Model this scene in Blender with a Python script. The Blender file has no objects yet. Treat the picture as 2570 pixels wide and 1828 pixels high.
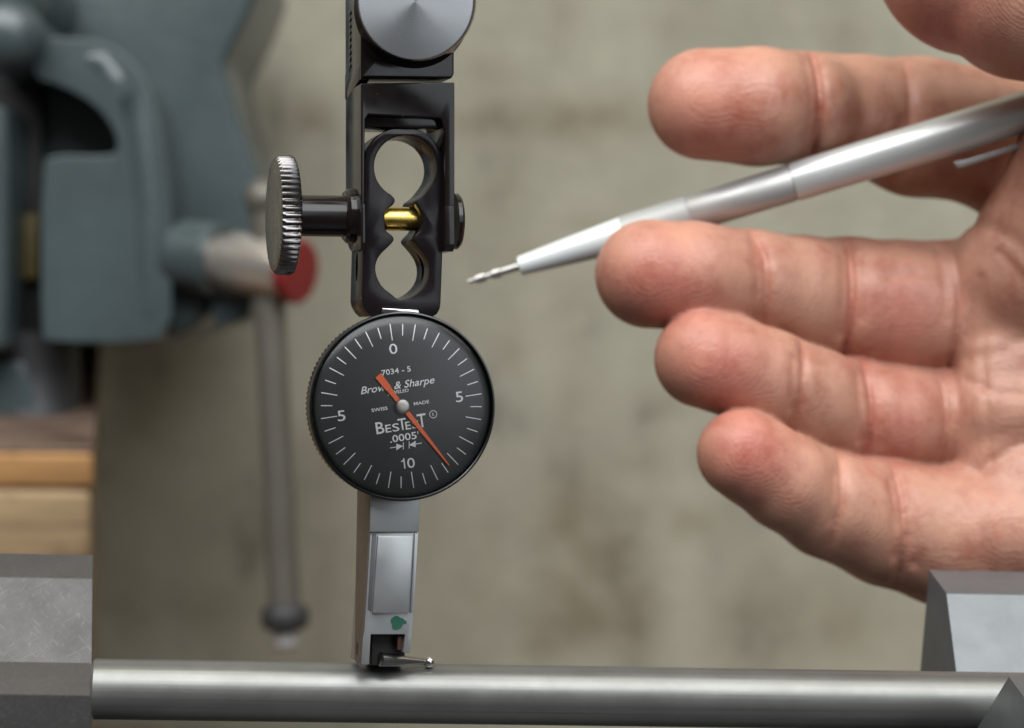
import bpy, bmesh, math, random
import numpy as np
from mathutils import Matrix, Vector
random.seed(7)
rng = np.random.default_rng(7)
sc = bpy.context.scene
R = math.radians
MM = 0.001

# ------------------------------------------------------------------ camera
PITCH, ROLL, DIST, PXMM = R(13.6), R(2.6), 480.0, 12.9
FPX = DIST * PXMM
CAM = Vector((0, 0, 221.4))                     # mm above the table
fwd = Vector((0, math.cos(PITCH), -math.sin(PITCH)))
rt0 = Vector((1, 0, 0)); up0 = rt0.cross(fwd)
RT = rt0 * math.cos(ROLL) + up0 * math.sin(ROLL)
UP = -rt0 * math.sin(ROLL) + up0 * math.cos(ROLL)
CROT = Matrix((RT, fwd, UP)).transposed()        # columns: right, away, up
cd = bpy.data.cameras.new('camera'); cam = bpy.data.objects.new('camera', cd)
sc.collection.objects.link(cam); sc.camera = cam
cam.matrix_world = Matrix.Translation(CAM * MM) @ Matrix((RT, UP, -fwd)).transposed().to_4x4()
cd.sensor_width = 36; cd.sensor_fit = 'HORIZONTAL'
cd.lens = 36 * FPX / 2570
cd.clip_start = 0.02; cd.clip_end = 30
cd.dof.use_dof = True; cd.dof.focus_distance = 0.482; cd.dof.aperture_fstop = cd.lens / 6.2
cd.dof.aperture_blades = 0

# ------------------------------------------------------------------ world and lamps
w = bpy.data.worlds.new('World'); sc.world = w; w.use_nodes = True
w.node_tree.nodes['Background'].inputs[0].default_value = (1.0, 0.93, 0.84, 1)
w.node_tree.nodes['Background'].inputs[1].default_value = 0.055
vs = sc.view_settings
vs.view_transform = 'Standard'; vs.look = 'None'; vs.gamma = 1; vs.exposure = 0.2

def area(name, loc, target, sx, sy, power, col):
    l = bpy.data.lights.new(name, 'AREA'); l.shape = 'RECTANGLE'; l.size = sx; l.size_y = sy
    l.energy = power; l.color = col
    o = bpy.data.objects.new(name, l); sc.collection.objects.link(o)
    o.location = loc
    o.rotation_euler = (Vector(target) - Vector(loc)).to_track_quat('-Z', 'Y').to_euler()
    return o
area('ceiling_lamp', (-0.15, -0.36, 1.72), (0.0, 0.45, 0.1), 2.9, 1.25, 66, (0.95, 0.98, 1.0))
area('ceiling_lamp', (0.05, 0.46, 1.15), (0.05, 0.98, 0.0), 3.0, 0.36, 13.5, (1.0, 0.97, 0.87))
area('dial_haze_lamp', (1.10, -0.80, 0.80), (0.0, 0.47, 0.2), 0.8, 0.9, 4, (0.86, 0.94, 1.0))  # added area lamp, out of view, for the haze on the dial glass

# ------------------------------------------------------------------ helpers
C = sc.collection
def ray(px, py): return fwd + RT * ((px - 1285) / FPX) - UP * ((py - 914) / FPX)
def P(px, py, d): return CAM + ray(px, py) * d
def on_z(px, py, z):
    v = ray(px, py); return CAM + v * ((z - CAM.z) / v.z)
def on_y(px, py, y):
    v = ray(px, py); return CAM + v * ((y - CAM.y) / v.y)
class Frame:
    """object frame (mm): x right, y away, z up"""
    def __init__(s, origin, rot): s.o = Vector(origin); s.r = rot; s.i = rot.transposed()
    def loc(s, px, py, y):
        v = s.i @ ray(px, py); c = s.i @ (CAM - s.o)
        p = c + v * ((y - c.y) / v.y); return p
    def xz(s, px, py, y):
        p = s.loc(px, py, y); return (p.x, p.z)
    def matrix(s): return Matrix.Translation(s.o * MM) @ s.r.to_4x4()

def props(o, label=None, cat=None, group=None, kind=None):
    if label: o['label'] = label
    if cat: o['category'] = cat
    if group: o['group'] = group
    if kind: o['kind'] = kind
    return o
def empty(name, frame, label, cat, group=None):
    o = bpy.data.objects.new(name, None); C.objects.link(o); o.empty_display_size = 0.01
    o.matrix_world = frame.matrix(); return props(o, label, cat, group)

def smooth_mesh(me, ang=35):
    me.shade_smooth() if ang is None else me.shade_smooth()
    if ang is not None: me.set_sharp_from_angle(angle=R(ang))

def obj(name, bm, mat, parent=None, ang=35, scale=True):
    """one mesh object from a bmesh (mm)"""
    bmesh.ops.recalc_face_normals(bm, faces=bm.faces[:])
    me = bpy.data.meshes.new(name)
    if scale: bmesh.ops.scale(bm, vec=(MM, MM, MM), verts=bm.verts[:])
    bm.to_mesh(me); bm.free()
    smooth_mesh(me, ang)
    me.materials.append(mat)
    o = bpy.data.objects.new(name, me); C.objects.link(o)
    if parent: o.parent = parent
    return o
def BM(): return bmesh.new()
def bevel_new(bm, faces_before, width, seg=2, ang=25):
    fs = [f for f in bm.faces if f not in faces_before]
    es = set()
    for f in fs:
        for e in f.edges:
            if len(e.link_faces) == 2 and e.calc_face_angle(0) > R(ang): es.add(e)
    if width > 0 and es:
        bmesh.ops.bevel(bm, geom=list(es), offset=width, segments=seg, profile=0.6, affect='EDGES', clamp_overlap=True)
def prism(bm, poly, a0, a1, axis='y', bev=0.0, seg=2, ang=25):
    """extrude a polygon. axis y: poly=(x,z); axis x: poly=(y,z); axis z: poly=(x,y)"""
    old = set(bm.faces)
    def mk(p, a):
        if axis == 'y': return (p[0], a, p[1])
        if axis == 'x': return (a, p[0], p[1])
        return (p[0], p[1], a)
    A = [bm.verts.new(mk(p, a0)) for p in poly]; B = [bm.verts.new(mk(p, a1)) for p in poly]
    n = len(poly)
    bm.faces.new(A); bm.faces.new(B[::-1])
    for i in range(n): bm.faces.new((A[i], B[i], B[(i+1) % n], A[(i+1) % n]))
    bmesh.ops.recalc_face_normals(bm, faces=[f for f in bm.faces if f not in old])
    bevel_new(bm, old, bev, seg, ang)
def box(bm, x0, x1, y0, y1, z0, z1, bev=0.0, seg=2):
    prism(bm, [(x0, z0), (x1, z0), (x1, z1), (x0, z1)], y0, y1, 'y', bev, seg)
def lathe(bm, prof, origin=(0, 0, 0), axis=(0, 1, 0), n=48, teeth=None):
    """prof: list of (distance along axis, radius, knurl flag 0/1); teeth=(count, depth)"""
    ax = Vector(axis).normalized()
    t = Vector((0, 0, 1)) if abs(ax.z) < 0.9 else Vector((1, 0, 0))
    u = ax.cross(t).normalized(); v = ax.cross(u)
    o = Vector(origin)
    if teeth: n = teeth[0] * teeth[2]
    rings = []
    for p in prof:
        a, r = p[0], p[1]; k = p[2] if len(p) > 2 else 0
        if r <= 1e-6:
            rings.append([bm.verts.new(o + ax * a)]); continue
        ring = []
        for i in range(n):
            th = 2 * math.pi * i / n; rr = r
            if teeth and k:
                ph = (i % teeth[2]) / teeth[2]
                rr = r - k * teeth[1] * (0.5 + 0.5 * math.cos(2 * math.pi * ph)) ** 1.0
            ring.append(bm.verts.new(o + ax * a + u * (rr * math.cos(th)) + v * (rr * math.sin(th))))
        rings.append(ring)
    for A, B in zip(rings, rings[1:]):
        if len(A) == 1 and len(B) == 1: continue
        for i in range(n):
            j = (i + 1) % n
            if len(A) == 1: bm.faces.new((A[0], B[i], B[j]))
            elif len(B) == 1: bm.faces.new((A[i], A[j], B[0]))
            else: bm.faces.new((A[i], A[j], B[j], B[i]))
def tube(bm, pts, radii, n=20):
    pts = [Vector(p) for p in pts]; rings = []
    for i, p in enumerate(pts):
        d = (pts[min(i+1, len(pts)-1)] - pts[max(i-1, 0)]).normalized()
        t = Vector((0, 0, 1)) if abs(d.z) < 0.9 else Vector((0, 1, 0))
        u = d.cross(t).normalized(); v = d.cross(u)
        rings.append([bm.verts.new(p + (u * math.cos(2*math.pi*k/n) + v * math.sin(2*math.pi*k/n)) * radii[i]) for k in range(n)])
    for A, B in zip(rings, rings[1:]):
        for k in range(n): bm.faces.new((A[k], A[(k+1) % n], B[(k+1) % n], B[k]))
    bm.faces.new(rings[0][::-1]); bm.faces.new(rings[-1])
def arc(cx, cz, r, a0, a1, n): return [(cx + r*math.cos(R(a0 + (a1-a0)*i/n)), cz + r*math.sin(R(a0 + (a1-a0)*i/n))) for i in range(n+1)]
def eval_bm(ob):
    dg = bpy.context.evaluated_depsgraph_get(); dg.update()
    me = bpy.data.meshes.new_from_object(ob.evaluated_get(dg)); bm = bmesh.new(); bm.from_mesh(me)
    bpy.data.meshes.remove(me); return bm
def text_bm(bm, body, cx, cz, height, y, rot=0.0, width=None, shear=0.0, bold=0.0, cap=0.729):
    """flat lettering centred at (cx, cz) in the local x-z plane; height is the capital height (mm)"""
    cu = bpy.data.curves.new('lettering', 'FONT'); cu.body = body; cu.shear = shear
    cu.size = 1.0; cu.offset = bold; cu.fill_mode = 'FRONT'; cu.resolution_u = 3
    ob = bpy.data.objects.new('lettering', cu); C.objects.link(ob)
    b = eval_bm(ob)
    bpy.data.objects.remove(ob); bpy.data.curves.remove(cu)
    xs = [v.co.x for v in b.verts]; x0, x1 = min(xs), max(xs)
    s = height / cap; sx = s if width is None else width / (x1 - x0)
    cr, sr = math.cos(rot), math.sin(rot); mp = {}
    for v in b.verts:
        u = (v.co.x - (x0 + x1) / 2) * sx; q = (v.co.y - cap / 2) * s
        mp[v] = bm.verts.new((cx + u*cr - q*sr, y, cz + u*sr + q*cr))
    for f in b.faces: bm.faces.new([mp[v] for v in f.verts])
    b.free()
def stroke(bm, pts, wd, y):
    for (a, b) in zip(pts, pts[1:]):
        a = Vector((a[0], 0, a[1])); b = Vector((b[0], 0, b[1])); d = (b - a).normalized(); n = Vector((-d.z, 0, d.x)) * wd / 2
        bm.faces.new([bm.verts.new((q.x, y, q.z)) for q in (a + n, b + n, b - n, a - n)])

# ------------------------------------------------------------------ materials
def mat(name, base, rough=0.5, metal=0.0, **kw):
    m = bpy.data.materials.new(name); m.use_nodes = True
    b = m.node_tree.nodes['Principled BSDF']
    b.inputs['Base Color'].default_value = (*base, 1); b.inputs['Roughness'].default_value = rough; b.inputs['Metallic'].default_value = metal
    for k, v in kw.items(): b.inputs[k.replace('_', ' ')].default_value = v
    return m
def N(m, t, **kw):
    n = m.node_tree.nodes.new(t)
    for k, v in kw.items(): setattr(n, k, v)
    return n
def L(m, a, b): m.node_tree.links.new(a, b)
def bsdf(m): return m.node_tree.nodes['Principled BSDF']
def coord(m, scale=(1, 1, 1), rot=(0, 0, 0), tex=False):
    tc = N(m, 'ShaderNodeTexCoord'); mp = N(m, 'ShaderNodeMapping')
    if tex: mp.vector_type = 'TEXTURE'; scale = tuple(1/x for x in scale)
    mp.inputs['Scale'].default_value = scale; mp.inputs['Rotation'].default_value = rot
    L(m, tc.outputs['Object'], mp.inputs['Vector']); return mp.outputs['Vector']
def noise(m, vec, scale, detail=4, rough=0.55):
    n = N(m, 'ShaderNodeTexNoise'); n.inputs['Scale'].default_value = scale; n.inputs['Detail'].default_value = detail; n.inputs['Roughness'].default_value = rough
    L(m, vec, n.inputs['Vector']); return n.outputs['Fac']
def ramp(m, fac, stops):
    r = N(m, 'ShaderNodeValToRGB'); e = r.color_ramp.elements
    while len(e) < len(stops): e.new(0.5)
    for i, (p, c) in enumerate(stops): e[i].position = p; e[i].color = (*c, 1) if len(c) == 3 else c
    L(m, fac, r.inputs['Fac']); return r.outputs['Color']
def g(v): return (v, v, v)
def bump(m, h, strength, dist):
    b = N(m, 'ShaderNodeBump'); b.inputs['Strength'].default_value = strength; b.inputs['Distance'].default_value = dist
    L(m, h, b.inputs['Height']); L(m, b.outputs['Normal'], bsdf(m).inputs['Normal']); return b
def worn(m, sc_, lo, hi, vec=None, detail=5):
    """roughness variation"""
    v = vec or coord(m); n = noise(m, v, sc_, detail)
    c = ramp(m, n, [(0.3, g(lo)), (0.7, g(hi))]); L(m, c, bsdf(m).inputs['Roughness'])

def black_enamel(name, base, rough, spec=True):
    m = mat(name, base, rough)
    v = coord(m)
    worn(m, 260, rough*0.75, rough*1.35, v)
    vo = N(m, 'ShaderNodeTexVoronoi'); vo.inputs['Scale'].default_value = 420; L(m, v, vo.inputs['Vector'])
    dots = ramp(m, vo.outputs['Distance'], [(0.0, g(1)), (0.09, g(1)), (0.13, g(0))])
    pick = ramp(m, noise(m, v, 300, 2), [(0.60, g(0)), (0.66, g(1))])
    mul = N(m, 'ShaderNodeMix', data_type='RGBA', blend_type='MULTIPLY'); mul.inputs[0].default_value = 1
    L(m, dots, mul.inputs[6]); L(m, pick, mul.inputs[7])
    mx = N(m, 'ShaderNodeMix', data_type='RGBA')
    L(m, mul.outputs[2], mx.inputs[0]); mx.inputs[6].default_value = (*base, 1); mx.inputs[7].default_value = (0.22, 0.2, 0.19, 1)
    L(m, mx.outputs[2], bsdf(m).inputs['Base Color'])
    return m
M_black = black_enamel('black_oxide', (0.010, 0.007, 0.007), 0.14)
bsdf(M_black).inputs['Specular IOR Level'].default_value = 0.35
M_plate = black_enamel('black_matte_oxide', (0.008, 0.006, 0.007), 0.22)
bsdf(M_plate).inputs['Specular IOR Level'].default_value = 0.22
M_bezel = mat('bezel_black', (0.075, 0.075, 0.08), 0.24, 1.0)
M_face = mat('dial_black', (0.014, 0.014, 0.0145), 0.5)
worn(M_face, 120, 0.42, 0.6)
M_print = mat('white_print', (0.93, 0.94, 0.94), 0.6)
M_red = mat('needle_orange', (1.0, 0.145, 0.022), 0.45)
M_brass = mat('brass', (0.72, 0.50, 0.13), 0.22, 1.0)
worn(M_brass, 200, 0.15, 0.32)
M_hub = mat('hub_nickel', (0.5, 0.47, 0.43), 0.42, 1.0)
M_knurl = mat('knurled_steel', (0.17, 0.16, 0.16), 0.28, 1.0)
worn(M_knurl, 400, 0.2, 0.38)
M_satin = mat('satin_chrome', (0.40, 0.41, 0.415), 0.42, 0.85)
worn(M_satin, 90, 0.32, 0.45)
M_chrome = mat('bright_chrome', (0.75, 0.75, 0.76), 0.12, 1.0)
M_dark = mat('hole_shade', (0.01, 0.008, 0.008), 0.6)  # near-black colour carrying the shade inside slots and hollows
M_stylus = mat('stylus_steel', (0.30, 0.29, 0.28), 0.3, 1.0)
M_green = mat('green_paint', (0.012, 0.07, 0.042), 0.3)
M_carb = mat('ball_steel', (0.7, 0.68, 0.66), 0.08, 1.0)

def turned():                                       # turned aluminium: radial sheen
    m = mat('turned_aluminium', (0.56, 0.59, 0.63), 0.36, 0.85)
    b = bsdf(m); b.inputs['Anisotropic'].default_value = 0.85
    t = N(m, 'ShaderNodeTangent', direction_type='RADIAL', axis='Y'); L(m, t.outputs[0], b.inputs['Tangent'])
    tc = N(m, 'ShaderNodeTexCoord'); sx = N(m, 'ShaderNodeSeparateXYZ'); L(m, tc.outputs['Object'], sx.inputs[0])
    cx = N(m, 'ShaderNodeCombineXYZ'); L(m, sx.outputs[0], cx.inputs[0]); L(m, sx.outputs[2], cx.inputs[1])
    ln = N(m, 'ShaderNodeVectorMath', operation='LENGTH'); L(m, cx.outputs[0], ln.inputs[0])
    n = N(m, 'ShaderNodeTexNoise', noise_dimensions='1D'); n.inputs['Scale'].default_value = 3500; n.inputs['Detail'].default_value = 2
    L(m, ln.outputs['Value'], n.inputs['W'])
    bump(m, n.outputs['Fac'], 0.10, 0.0002); return m
M_turned = turned()

def steel(name, base, r0, r1, scratch=0.0, grind=(1, 1, 1), metal=1.0):
    m = mat(name, base, 0.35, metal)
    v = coord(m)
    big = noise(m, v, 70, 5, 0.65)
    c = ramp(m, big, [(0.25, tuple(x*0.86 for x in base)), (0.75, tuple(min(1, x*1.1) for x in base))])
    vs_ = coord(m, (40, 2200, 2200) if grind == (1, 1, 1) else grind)
    fine = noise(m, vs_, 1.0, 3)
    rr = ramp(m, noise(m, v, 110, 6, 0.7), [(0.3, g(r0)), (0.7, g(r1))]); L(m, rr, bsdf(m).inputs['Roughness'])
    col = c; h = fine
    if scratch > 0:
        acc = None
        for k, rz in enumerate((0.55, -0.9, 1.3)):
            vv = coord(m, (170, 2600, 2600), (0, -rz*.7, rz*.7), True)
            s = ramp(m, noise(m, vv, 1.0, 2), [(0.62, g(0)), (0.74, g(1))])
            if acc is None: acc = s
            else:
                a = N(m, 'ShaderNodeMix', data_type='RGBA', blend_type='LIGHTEN'); a.inputs[0].default_value = 1
                L(m, acc, a.inputs[6]); L(m, s, a.inputs[7]); acc = a.outputs[2]
        mx = N(m, 'ShaderNodeMix', data_type='RGBA'); mm = N(m, 'ShaderNodeMath', operation='MULTIPLY'); mm.inputs[1].default_value = scratch
        L(m, acc, mm.inputs[0]); L(m, mm.outputs[0], mx.inputs[0]); L(m, c, mx.inputs[6]); mx.inputs[7].default_value = (0.6, 0.59, 0.57, 1)
        L(m, mx.outputs[2], bsdf(m).inputs['Base Color'])
    else: L(m, c, bsdf(m).inputs['Base Color'])
    bump(m, h, 0.06, 0.0002); return m
M_vL = steel('scratched_ground_steel', (0.062, 0.058, 0.057), 0.40, 0.6, 0.07, (700, 900, 900), .3)
M_vR = steel('ground_steel', (0.125, 0.134, 0.14), 0.40, 0.5, 0, (1, 1, 1), .5)
M_rod = steel('rod_steel', (0.165, 0.166, 0.16), 0.32, 0.42, 0, (30, 1800, 1800), .65)

def streaks(m):
    st = ramp(m, noise(m, coord(m, (2.5, 420, 420)), 1.0, 4, .7), [(.30, (.62, .60, .58)), (.48, (.98, .98, .98)), (.62, (1.12, 1.1, 1.06))])
    link = bsdf(m).inputs['Base Color'].links[0]; src = link.from_socket
    mu = N(m, 'ShaderNodeMix', data_type='RGBA', blend_type='MULTIPLY'); mu.inputs[0].default_value = .9
    L(m, src, mu.inputs[6]); L(m, st, mu.inputs[7]); L(m, mu.outputs[2], bsdf(m).inputs['Base Color'])
streaks(M_rod)

def glassy():
    m = bpy.data.materials.new('crystal'); m.use_nodes = True; nt = m.node_tree; nt.nodes.clear()
    o = nt.nodes.new('ShaderNodeOutputMaterial'); mx = nt.nodes.new('ShaderNodeMixShader')
    t = nt.nodes.new('ShaderNodeBsdfTransparent'); gl = nt.nodes.new('ShaderNodeBsdfGlossy'); fr = nt.nodes.new('ShaderNodeFresnel')
    gl.inputs['Roughness'].default_value = 0.26; fr.inputs['IOR'].default_value = 1.5
    nt.links.new(fr.outputs[0], mx.inputs[0]); nt.links.new(t.outputs[0], mx.inputs[1]); nt.links.new(gl.outputs[0], mx.inputs[2]); nt.links.new(mx.outputs[0], o.inputs[0])
    return m
M_crystal = glassy()

# ================================================================== SETTING
def concrete():
    m = mat('concrete', (0.3, 0.28, 0.22), 0.9)
    v = coord(m)
    big = noise(m, v, 7, 6, 0.6)
    c1 = ramp(m, big, [(0.30, (0.236, 0.218, 0.166)), (0.52, (0.310, 0.291, 0.229)), (0.72, (0.356, 0.338, 0.270))])
    sm = noise(m, coord(m, (1, 1, 0.55)), 24, 6, 0.62)
    d = ramp(m, sm, [(0.30, g(0.55)), (0.42, g(0.9)), (0.6, g(1.05))])
    mul = N(m, 'ShaderNodeMix', data_type='RGBA', blend_type='MULTIPLY'); mul.inputs[0].default_value = 1
    L(m, c1, mul.inputs[6]); L(m, d, mul.inputs[7])
    at = N(m, 'ShaderNodeAttribute', attribute_name='stain_shade')
    st = N(m, 'ShaderNodeMix', data_type='RGBA', blend_type='MULTIPLY')
    brk = N(m, 'ShaderNodeMath', operation='MULTIPLY'); L(m, at.outputs['Fac'], brk.inputs[0])
    rr = ramp(m, noise(m, v, 45, 5), [(0.3, g(0.45)), (0.65, g(1.25))]); L(m, rr, brk.inputs[1])
    L(m, brk.outputs[0], st.inputs[0]); L(m, mul.outputs[2], st.inputs[6]); st.inputs[7].default_value = (0.60, 0.55, 0.48, 1)
    L(m, st.outputs[2], bsdf(m).inputs['Base Color'])
    bump(m, noise(m, v, 160, 6, 0.7), 0.35, 0.002); return m
WALL_Y = 1010.0
stain_shade_spots = [(1250, 300, 170, 45, .9), (1500, 290, 150, 60, .7), (1800, 300, 200, 50, .5), (1250, 190, 60, 40, .5), (2120, 95, 45, 50, .6),
          (1440, 1000, 50, 90, .35), (1450, 1300, 110, 160, .75), (1500, 1480, 120, 160, .8), (1380, 1580, 120, 90, .7), (1790, 1150, 60, 45, .8),
          (1720, 1310, 50, 45, .8), (1560, 1330, 60, 60, .7), (1800, 1310, 60, 70, .4), (1600, 1600, 50, 140, .7), (1900, 1560, 120, 120, .4), (1720, 1020, 60, 30, .6),
          (1640, 1020, 40, 40, .5), (1430, 790, 45, 90, .5), (1280, 880, 40, 60, .4), (1620, 1160, 50, 50, .5), (780, 300, 60, 45, .8), (740, 260, 90, 40, .5),
          (830, 1250, 16, 420, .55), (330, 1250, 130, 200, .15), (480, 1400, 200, 200, .15), (400, 1560, 220, 110, .3), (1200, 1450, 70, 200, .35), (2100, 1560, 160, 100, .4),  # narrow spot paints the vise handle's soft shadow; broad ones darken below it
          (1330, 640, 60, 40, .4), (1260, 480, 50, 60, .4), (1480, 560, 70, 30, .35), (2020, 530, 60, 40, .5), (1700, 60, 90, 50, .35), (1420, 60, 60, 90, .3), (960, 1250, 20, 380, .2)]
def wall():
    nx, nz = 190, 150; x0, x1, z0, z1 = -560, 560, -420, 380
    V, F, S = [], [], []
    sp = [(on_y(px, py, WALL_Y), rx / 12.9 * 2.13, ry / 12.9 * 2.13, a) for px, py, rx, ry, a in stain_shade_spots]
    xs = [-2200] + [x0 + (x1-x0)*i/nx for i in range(nx+1)] + [2200]; zs = [-900] + [z0 + (z1-z0)*i/nz for i in range(nz+1)] + [1900]
    for z in zs:
        for x in xs:
            V.append((x*MM, WALL_Y*MM, z*MM)); s = 0
            for p, rx, ry, a in sp:
                q = ((x-p.x)/rx)**2 + ((z-p.z)/ry)**2
                if q < 6: s += a * math.exp(-q)
            S.append(min(1, s))
    n = len(xs)
    for j in range(len(zs)-1):
        for i in range(n-1): F.append((j*n+i, j*n+i+1, (j+1)*n+i+1, (j+1)*n+i))
    me = bpy.data.meshes.new('wall'); me.from_pydata(V, [], F)
    at = me.attributes.new('stain_shade', 'FLOAT', 'POINT'); at.data.foreach_set('value', S)
    me.materials.append(concrete()); o = bpy.data.objects.new('wall', me); C.objects.link(o)
    props(o, 'stained bare concrete wall out of focus behind everything', kind='structure'); return o
wall()
M_table = mat('table_granite', (0.03, 0.03, 0.03), 0.4)
worn(M_table, 60, 0.3, 0.5)
b = BM(); box(b, -420, 420, 300, 528, -40, 0, 2)
props(obj('table_top', b, M_table), 'dark stone table top under the steel blocks', kind='structure')
M_bench = mat('bench_wood', (0.16, 0.10, 0.06), 0.7)
worn(M_bench, 30, 0.6, 0.8)
b = BM(); box(b, -900, 900, 640, 1000, -230, -190, 2)
props(obj('bench_top', b, M_bench), 'low wooden bench top behind the table', kind='structure')

# ================================================================== V-BLOCKS AND ROD
LEDGE, RODR = 55.0, 6.0
def vblock(label, m, corner_rb, corner_ff, yaw, skew, length, side):
    """profile along local y (0 = rear): ledge, 45 degree V, ledge; end face at x=0, body runs to side*length"""
    fr = Frame(corner_rb, Matrix.Rotation(yaw, 3, 'Z'))
    prof = [(0, -LEDGE), (0, 0), (-15.6, 0), (-38.9, -23.3), (-39.6, -25.3), (-40.9, -25.3), (-41.6, -23.3), (-64.6, 0), (-81, 0), (-81, -LEDGE)]
    b = BM(); prism(b, prof, 0, side*length, 'x', 0.35, 2)
    for v in b.verts: v.co.x += -v.co.y * math.tan(skew) * (1 - min(1, abs(v.co.x)/length))
    o = obj('v_block', b, m); o.matrix_world = fr.matrix()
    return props(o, label, 'v-block', 'steel v-blocks carrying the rod')
ra = on_z(2331, 1430, LEDGE); rl = on_z(234, 1392, LEDGE)
YAW = R(4.9)
vblock('plain bright steel V-block at right, in front of the hand', M_vR, ra, None, YAW, 0, 70, 1)
vblock('scratched grey steel V-block at left, below the wooden planks', M_vL, rl, None, YAW, R(4.7), 70, -1)
rc = on_z(1077, 1662, LEDGE - 15.0 + RODR + 1.1)      # the contact ball stands on the rod here
dirx = Vector((math.cos(YAW), math.sin(YAW), 0))
axz = LEDGE - 15.0
yaxis = 465.0
b = BM()
x_end = -66.0
lathe(b, [(0, 0), (0, RODR-.4), (.4, RODR), (200, RODR), (200.4, RODR-.4), (200.4, 0)], (0, 0, 0), (1, 0, 0), 96)
rod = obj('steel_rod', b, M_rod)
mid = Vector((rc.x, rc.y + 1.0, axz))
rod.matrix_world = Matrix.Translation((mid - dirx*66.6) * MM) @ Matrix.Rotation(YAW, 4, 'Z')
props(rod, 'polished round steel rod lying across the V-blocks along the bottom', 'rod')

# ================================================================== DIAL TEST INDICATOR
YAWI = R(14.5)
IND = Frame(P(1012, 1020, DIST), CROT @ Matrix.Rotation(YAWI, 3, 'Z'))
ind = empty('dial_indicator', IND, 'black dial test indicator with an orange needle, held in the black clamp above the rod', 'dial gauge')
# body / stem ------------------------------------------------------
YF = 4.0                                               # front of the stem
def I(px, py, y=YF): return IND.xz(px, py, y)
BACK = 17.5
b = BM()
tl, tr = I(931, 1200), I(1056, 1200); ml, mr = I(928, 1336), I(1052, 1336); 
prism(b, [tl, tr, mr, ml], YF, BACK, 'y', 0.25)
obj('upper_body', b, M_satin, ind)
b = BM()
# lower body with fork: outline with slot at the bottom
out = [I(928, 1337), I(1053, 1337), I(1041, 1540), I(1036, 1600), I(1032, 1640), I(1014, 1640), I(1019, 1594), I(933, 1594), I(929, 1670), I(909, 1670), I(913, 1600), I(917, 1540)]
prism(b, out, YF + .9, BACK - 1.5, 'y', 0.2)
obj('lower_body', b, M_satin, ind)
b = BM(); prism(b, [I(949, 1346), I(1038, 1346), I(1027, 1540), I(935, 1540)], YF + .15, YF + 1.2, 'y', 0.25)
obj('cover_plate', b, M_satin, ind)
b = BM(); prism(b, [I(1042, 1340), I(1048, 1340), I(1037, 1538), I(1031, 1538)], YF + .35, YF + 1.2, 'y', 0.12)
obj('side_rail', b, M_satin, ind)
M_groove = mat('groove_shade_metal', (0.10, 0.10, 0.105), 0.5, 0.6)  # dark strip: the groove's shade put into its colour
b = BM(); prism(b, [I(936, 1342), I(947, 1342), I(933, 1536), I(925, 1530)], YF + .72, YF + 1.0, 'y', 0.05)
obj('groove_shade', b, M_groove, ind)
# left side skin: dark side and its warm reflection put into brown colour
M_flank = mat('flank_warm_shade', (0.075, 0.060, 0.053), 0.42, 0.15); worn(M_flank, 80, 0.3, 0.48)
b = BM()
for (pa, pb) in (((931, 1200), (928, 1336)), ((928, 1336), (909, 1670))):
    a = I(*pa); c = I(*pb)
    y1 = BACK if pa[1] == 1200 else BACK - 0.3
    y2 = BACK - (0.3 if pa[1] == 1200 else 5.8)
    vs_ = [b.verts.new(q) for q in ((a[0]-.06, YF+.3, a[1]), (a[0]-.06, y1, a[1]), (c[0]-.06, y2, c[1]), (c[0]-.06, YF+(.3 if pa[1] == 1200 else 1.1), c[1]))]
    us = [b.verts.new((v.co.x+.3, v.co.y, v.co.z)) for v in vs_]
    b.faces.new(vs_); b.faces.new(us[::-1])
    for i in range(4): b.faces.new((vs_[i], us[i], us[(i+1) % 4], vs_[(i+1) % 4]))
obj('flank_shade_skin', b, M_flank, ind)
b = BM(); q = I(911, 1640)
box(b, q[0]-.14, q[0]+.3, 9.0, 10.3, q[1]-2.5, q[1]+1.4, 0.03); obj('slot_shade', b, M_dark, ind)  # raised dark block, the slot's inner shade given as colour
# green paint dab
b = BM(); q = I(997, 1563, YF+.8); ring = []
for i in range(44):
    t = 2*math.pi*i/44; rr = 1.32 * (1 + .10*math.sin(3*t+1) + .06*math.sin(5*t))
    if abs(t) < .16 or abs(t - 2*math.pi) < .16: rr = 1.9
    ring.append((q[0] + rr*math.cos(t)*.98, q[1] + rr*math.sin(t)))
prism(b, ring, YF+.78, YF+.95, 'y', 0); obj('paint_dot', b, M_green, ind)
# inside of the fork: dark block and pivot
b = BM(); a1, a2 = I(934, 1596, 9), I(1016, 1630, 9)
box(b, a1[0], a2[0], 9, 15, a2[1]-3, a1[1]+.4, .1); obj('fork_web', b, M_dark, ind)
b = BM(); a1, a2 = I(998, 1597, 6.4), I(1016, 1632, 6.4)
box(b, a1[0], a2[0]+.4, 6.4, 9, a2[1], a1[1], .15); obj('pivot_arm', b, mat('pivot_brown', (0.09, 0.04, 0.035), 0.4, 0.3), ind)
# stylus: taper running right to the contact ball
s0 = IND.loc(955, 1655, 8.2); s1 = IND.loc(1066, 1661, (IND.i @ (rc - IND.o)).y); 
b = BM(); tube(b, [s0 + (s0-s1)*.02, s0, s0.lerp(s1, .35), s0.lerp(s1, .62), s1], [1.0, 1.45, 1.28, .92, .58], 24)
sty = obj('stylus', b, M_stylus, ind)
bc = IND.i @ (rc - IND.o); print('ball', bc)
b = BM(); bmesh.ops.create_uvsphere(b, u_segments=28, v_segments=18, radius=1.12, matrix=Matrix.Translation(bc))
obj('contact_ball', b, M_carb, sty, None)
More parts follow.
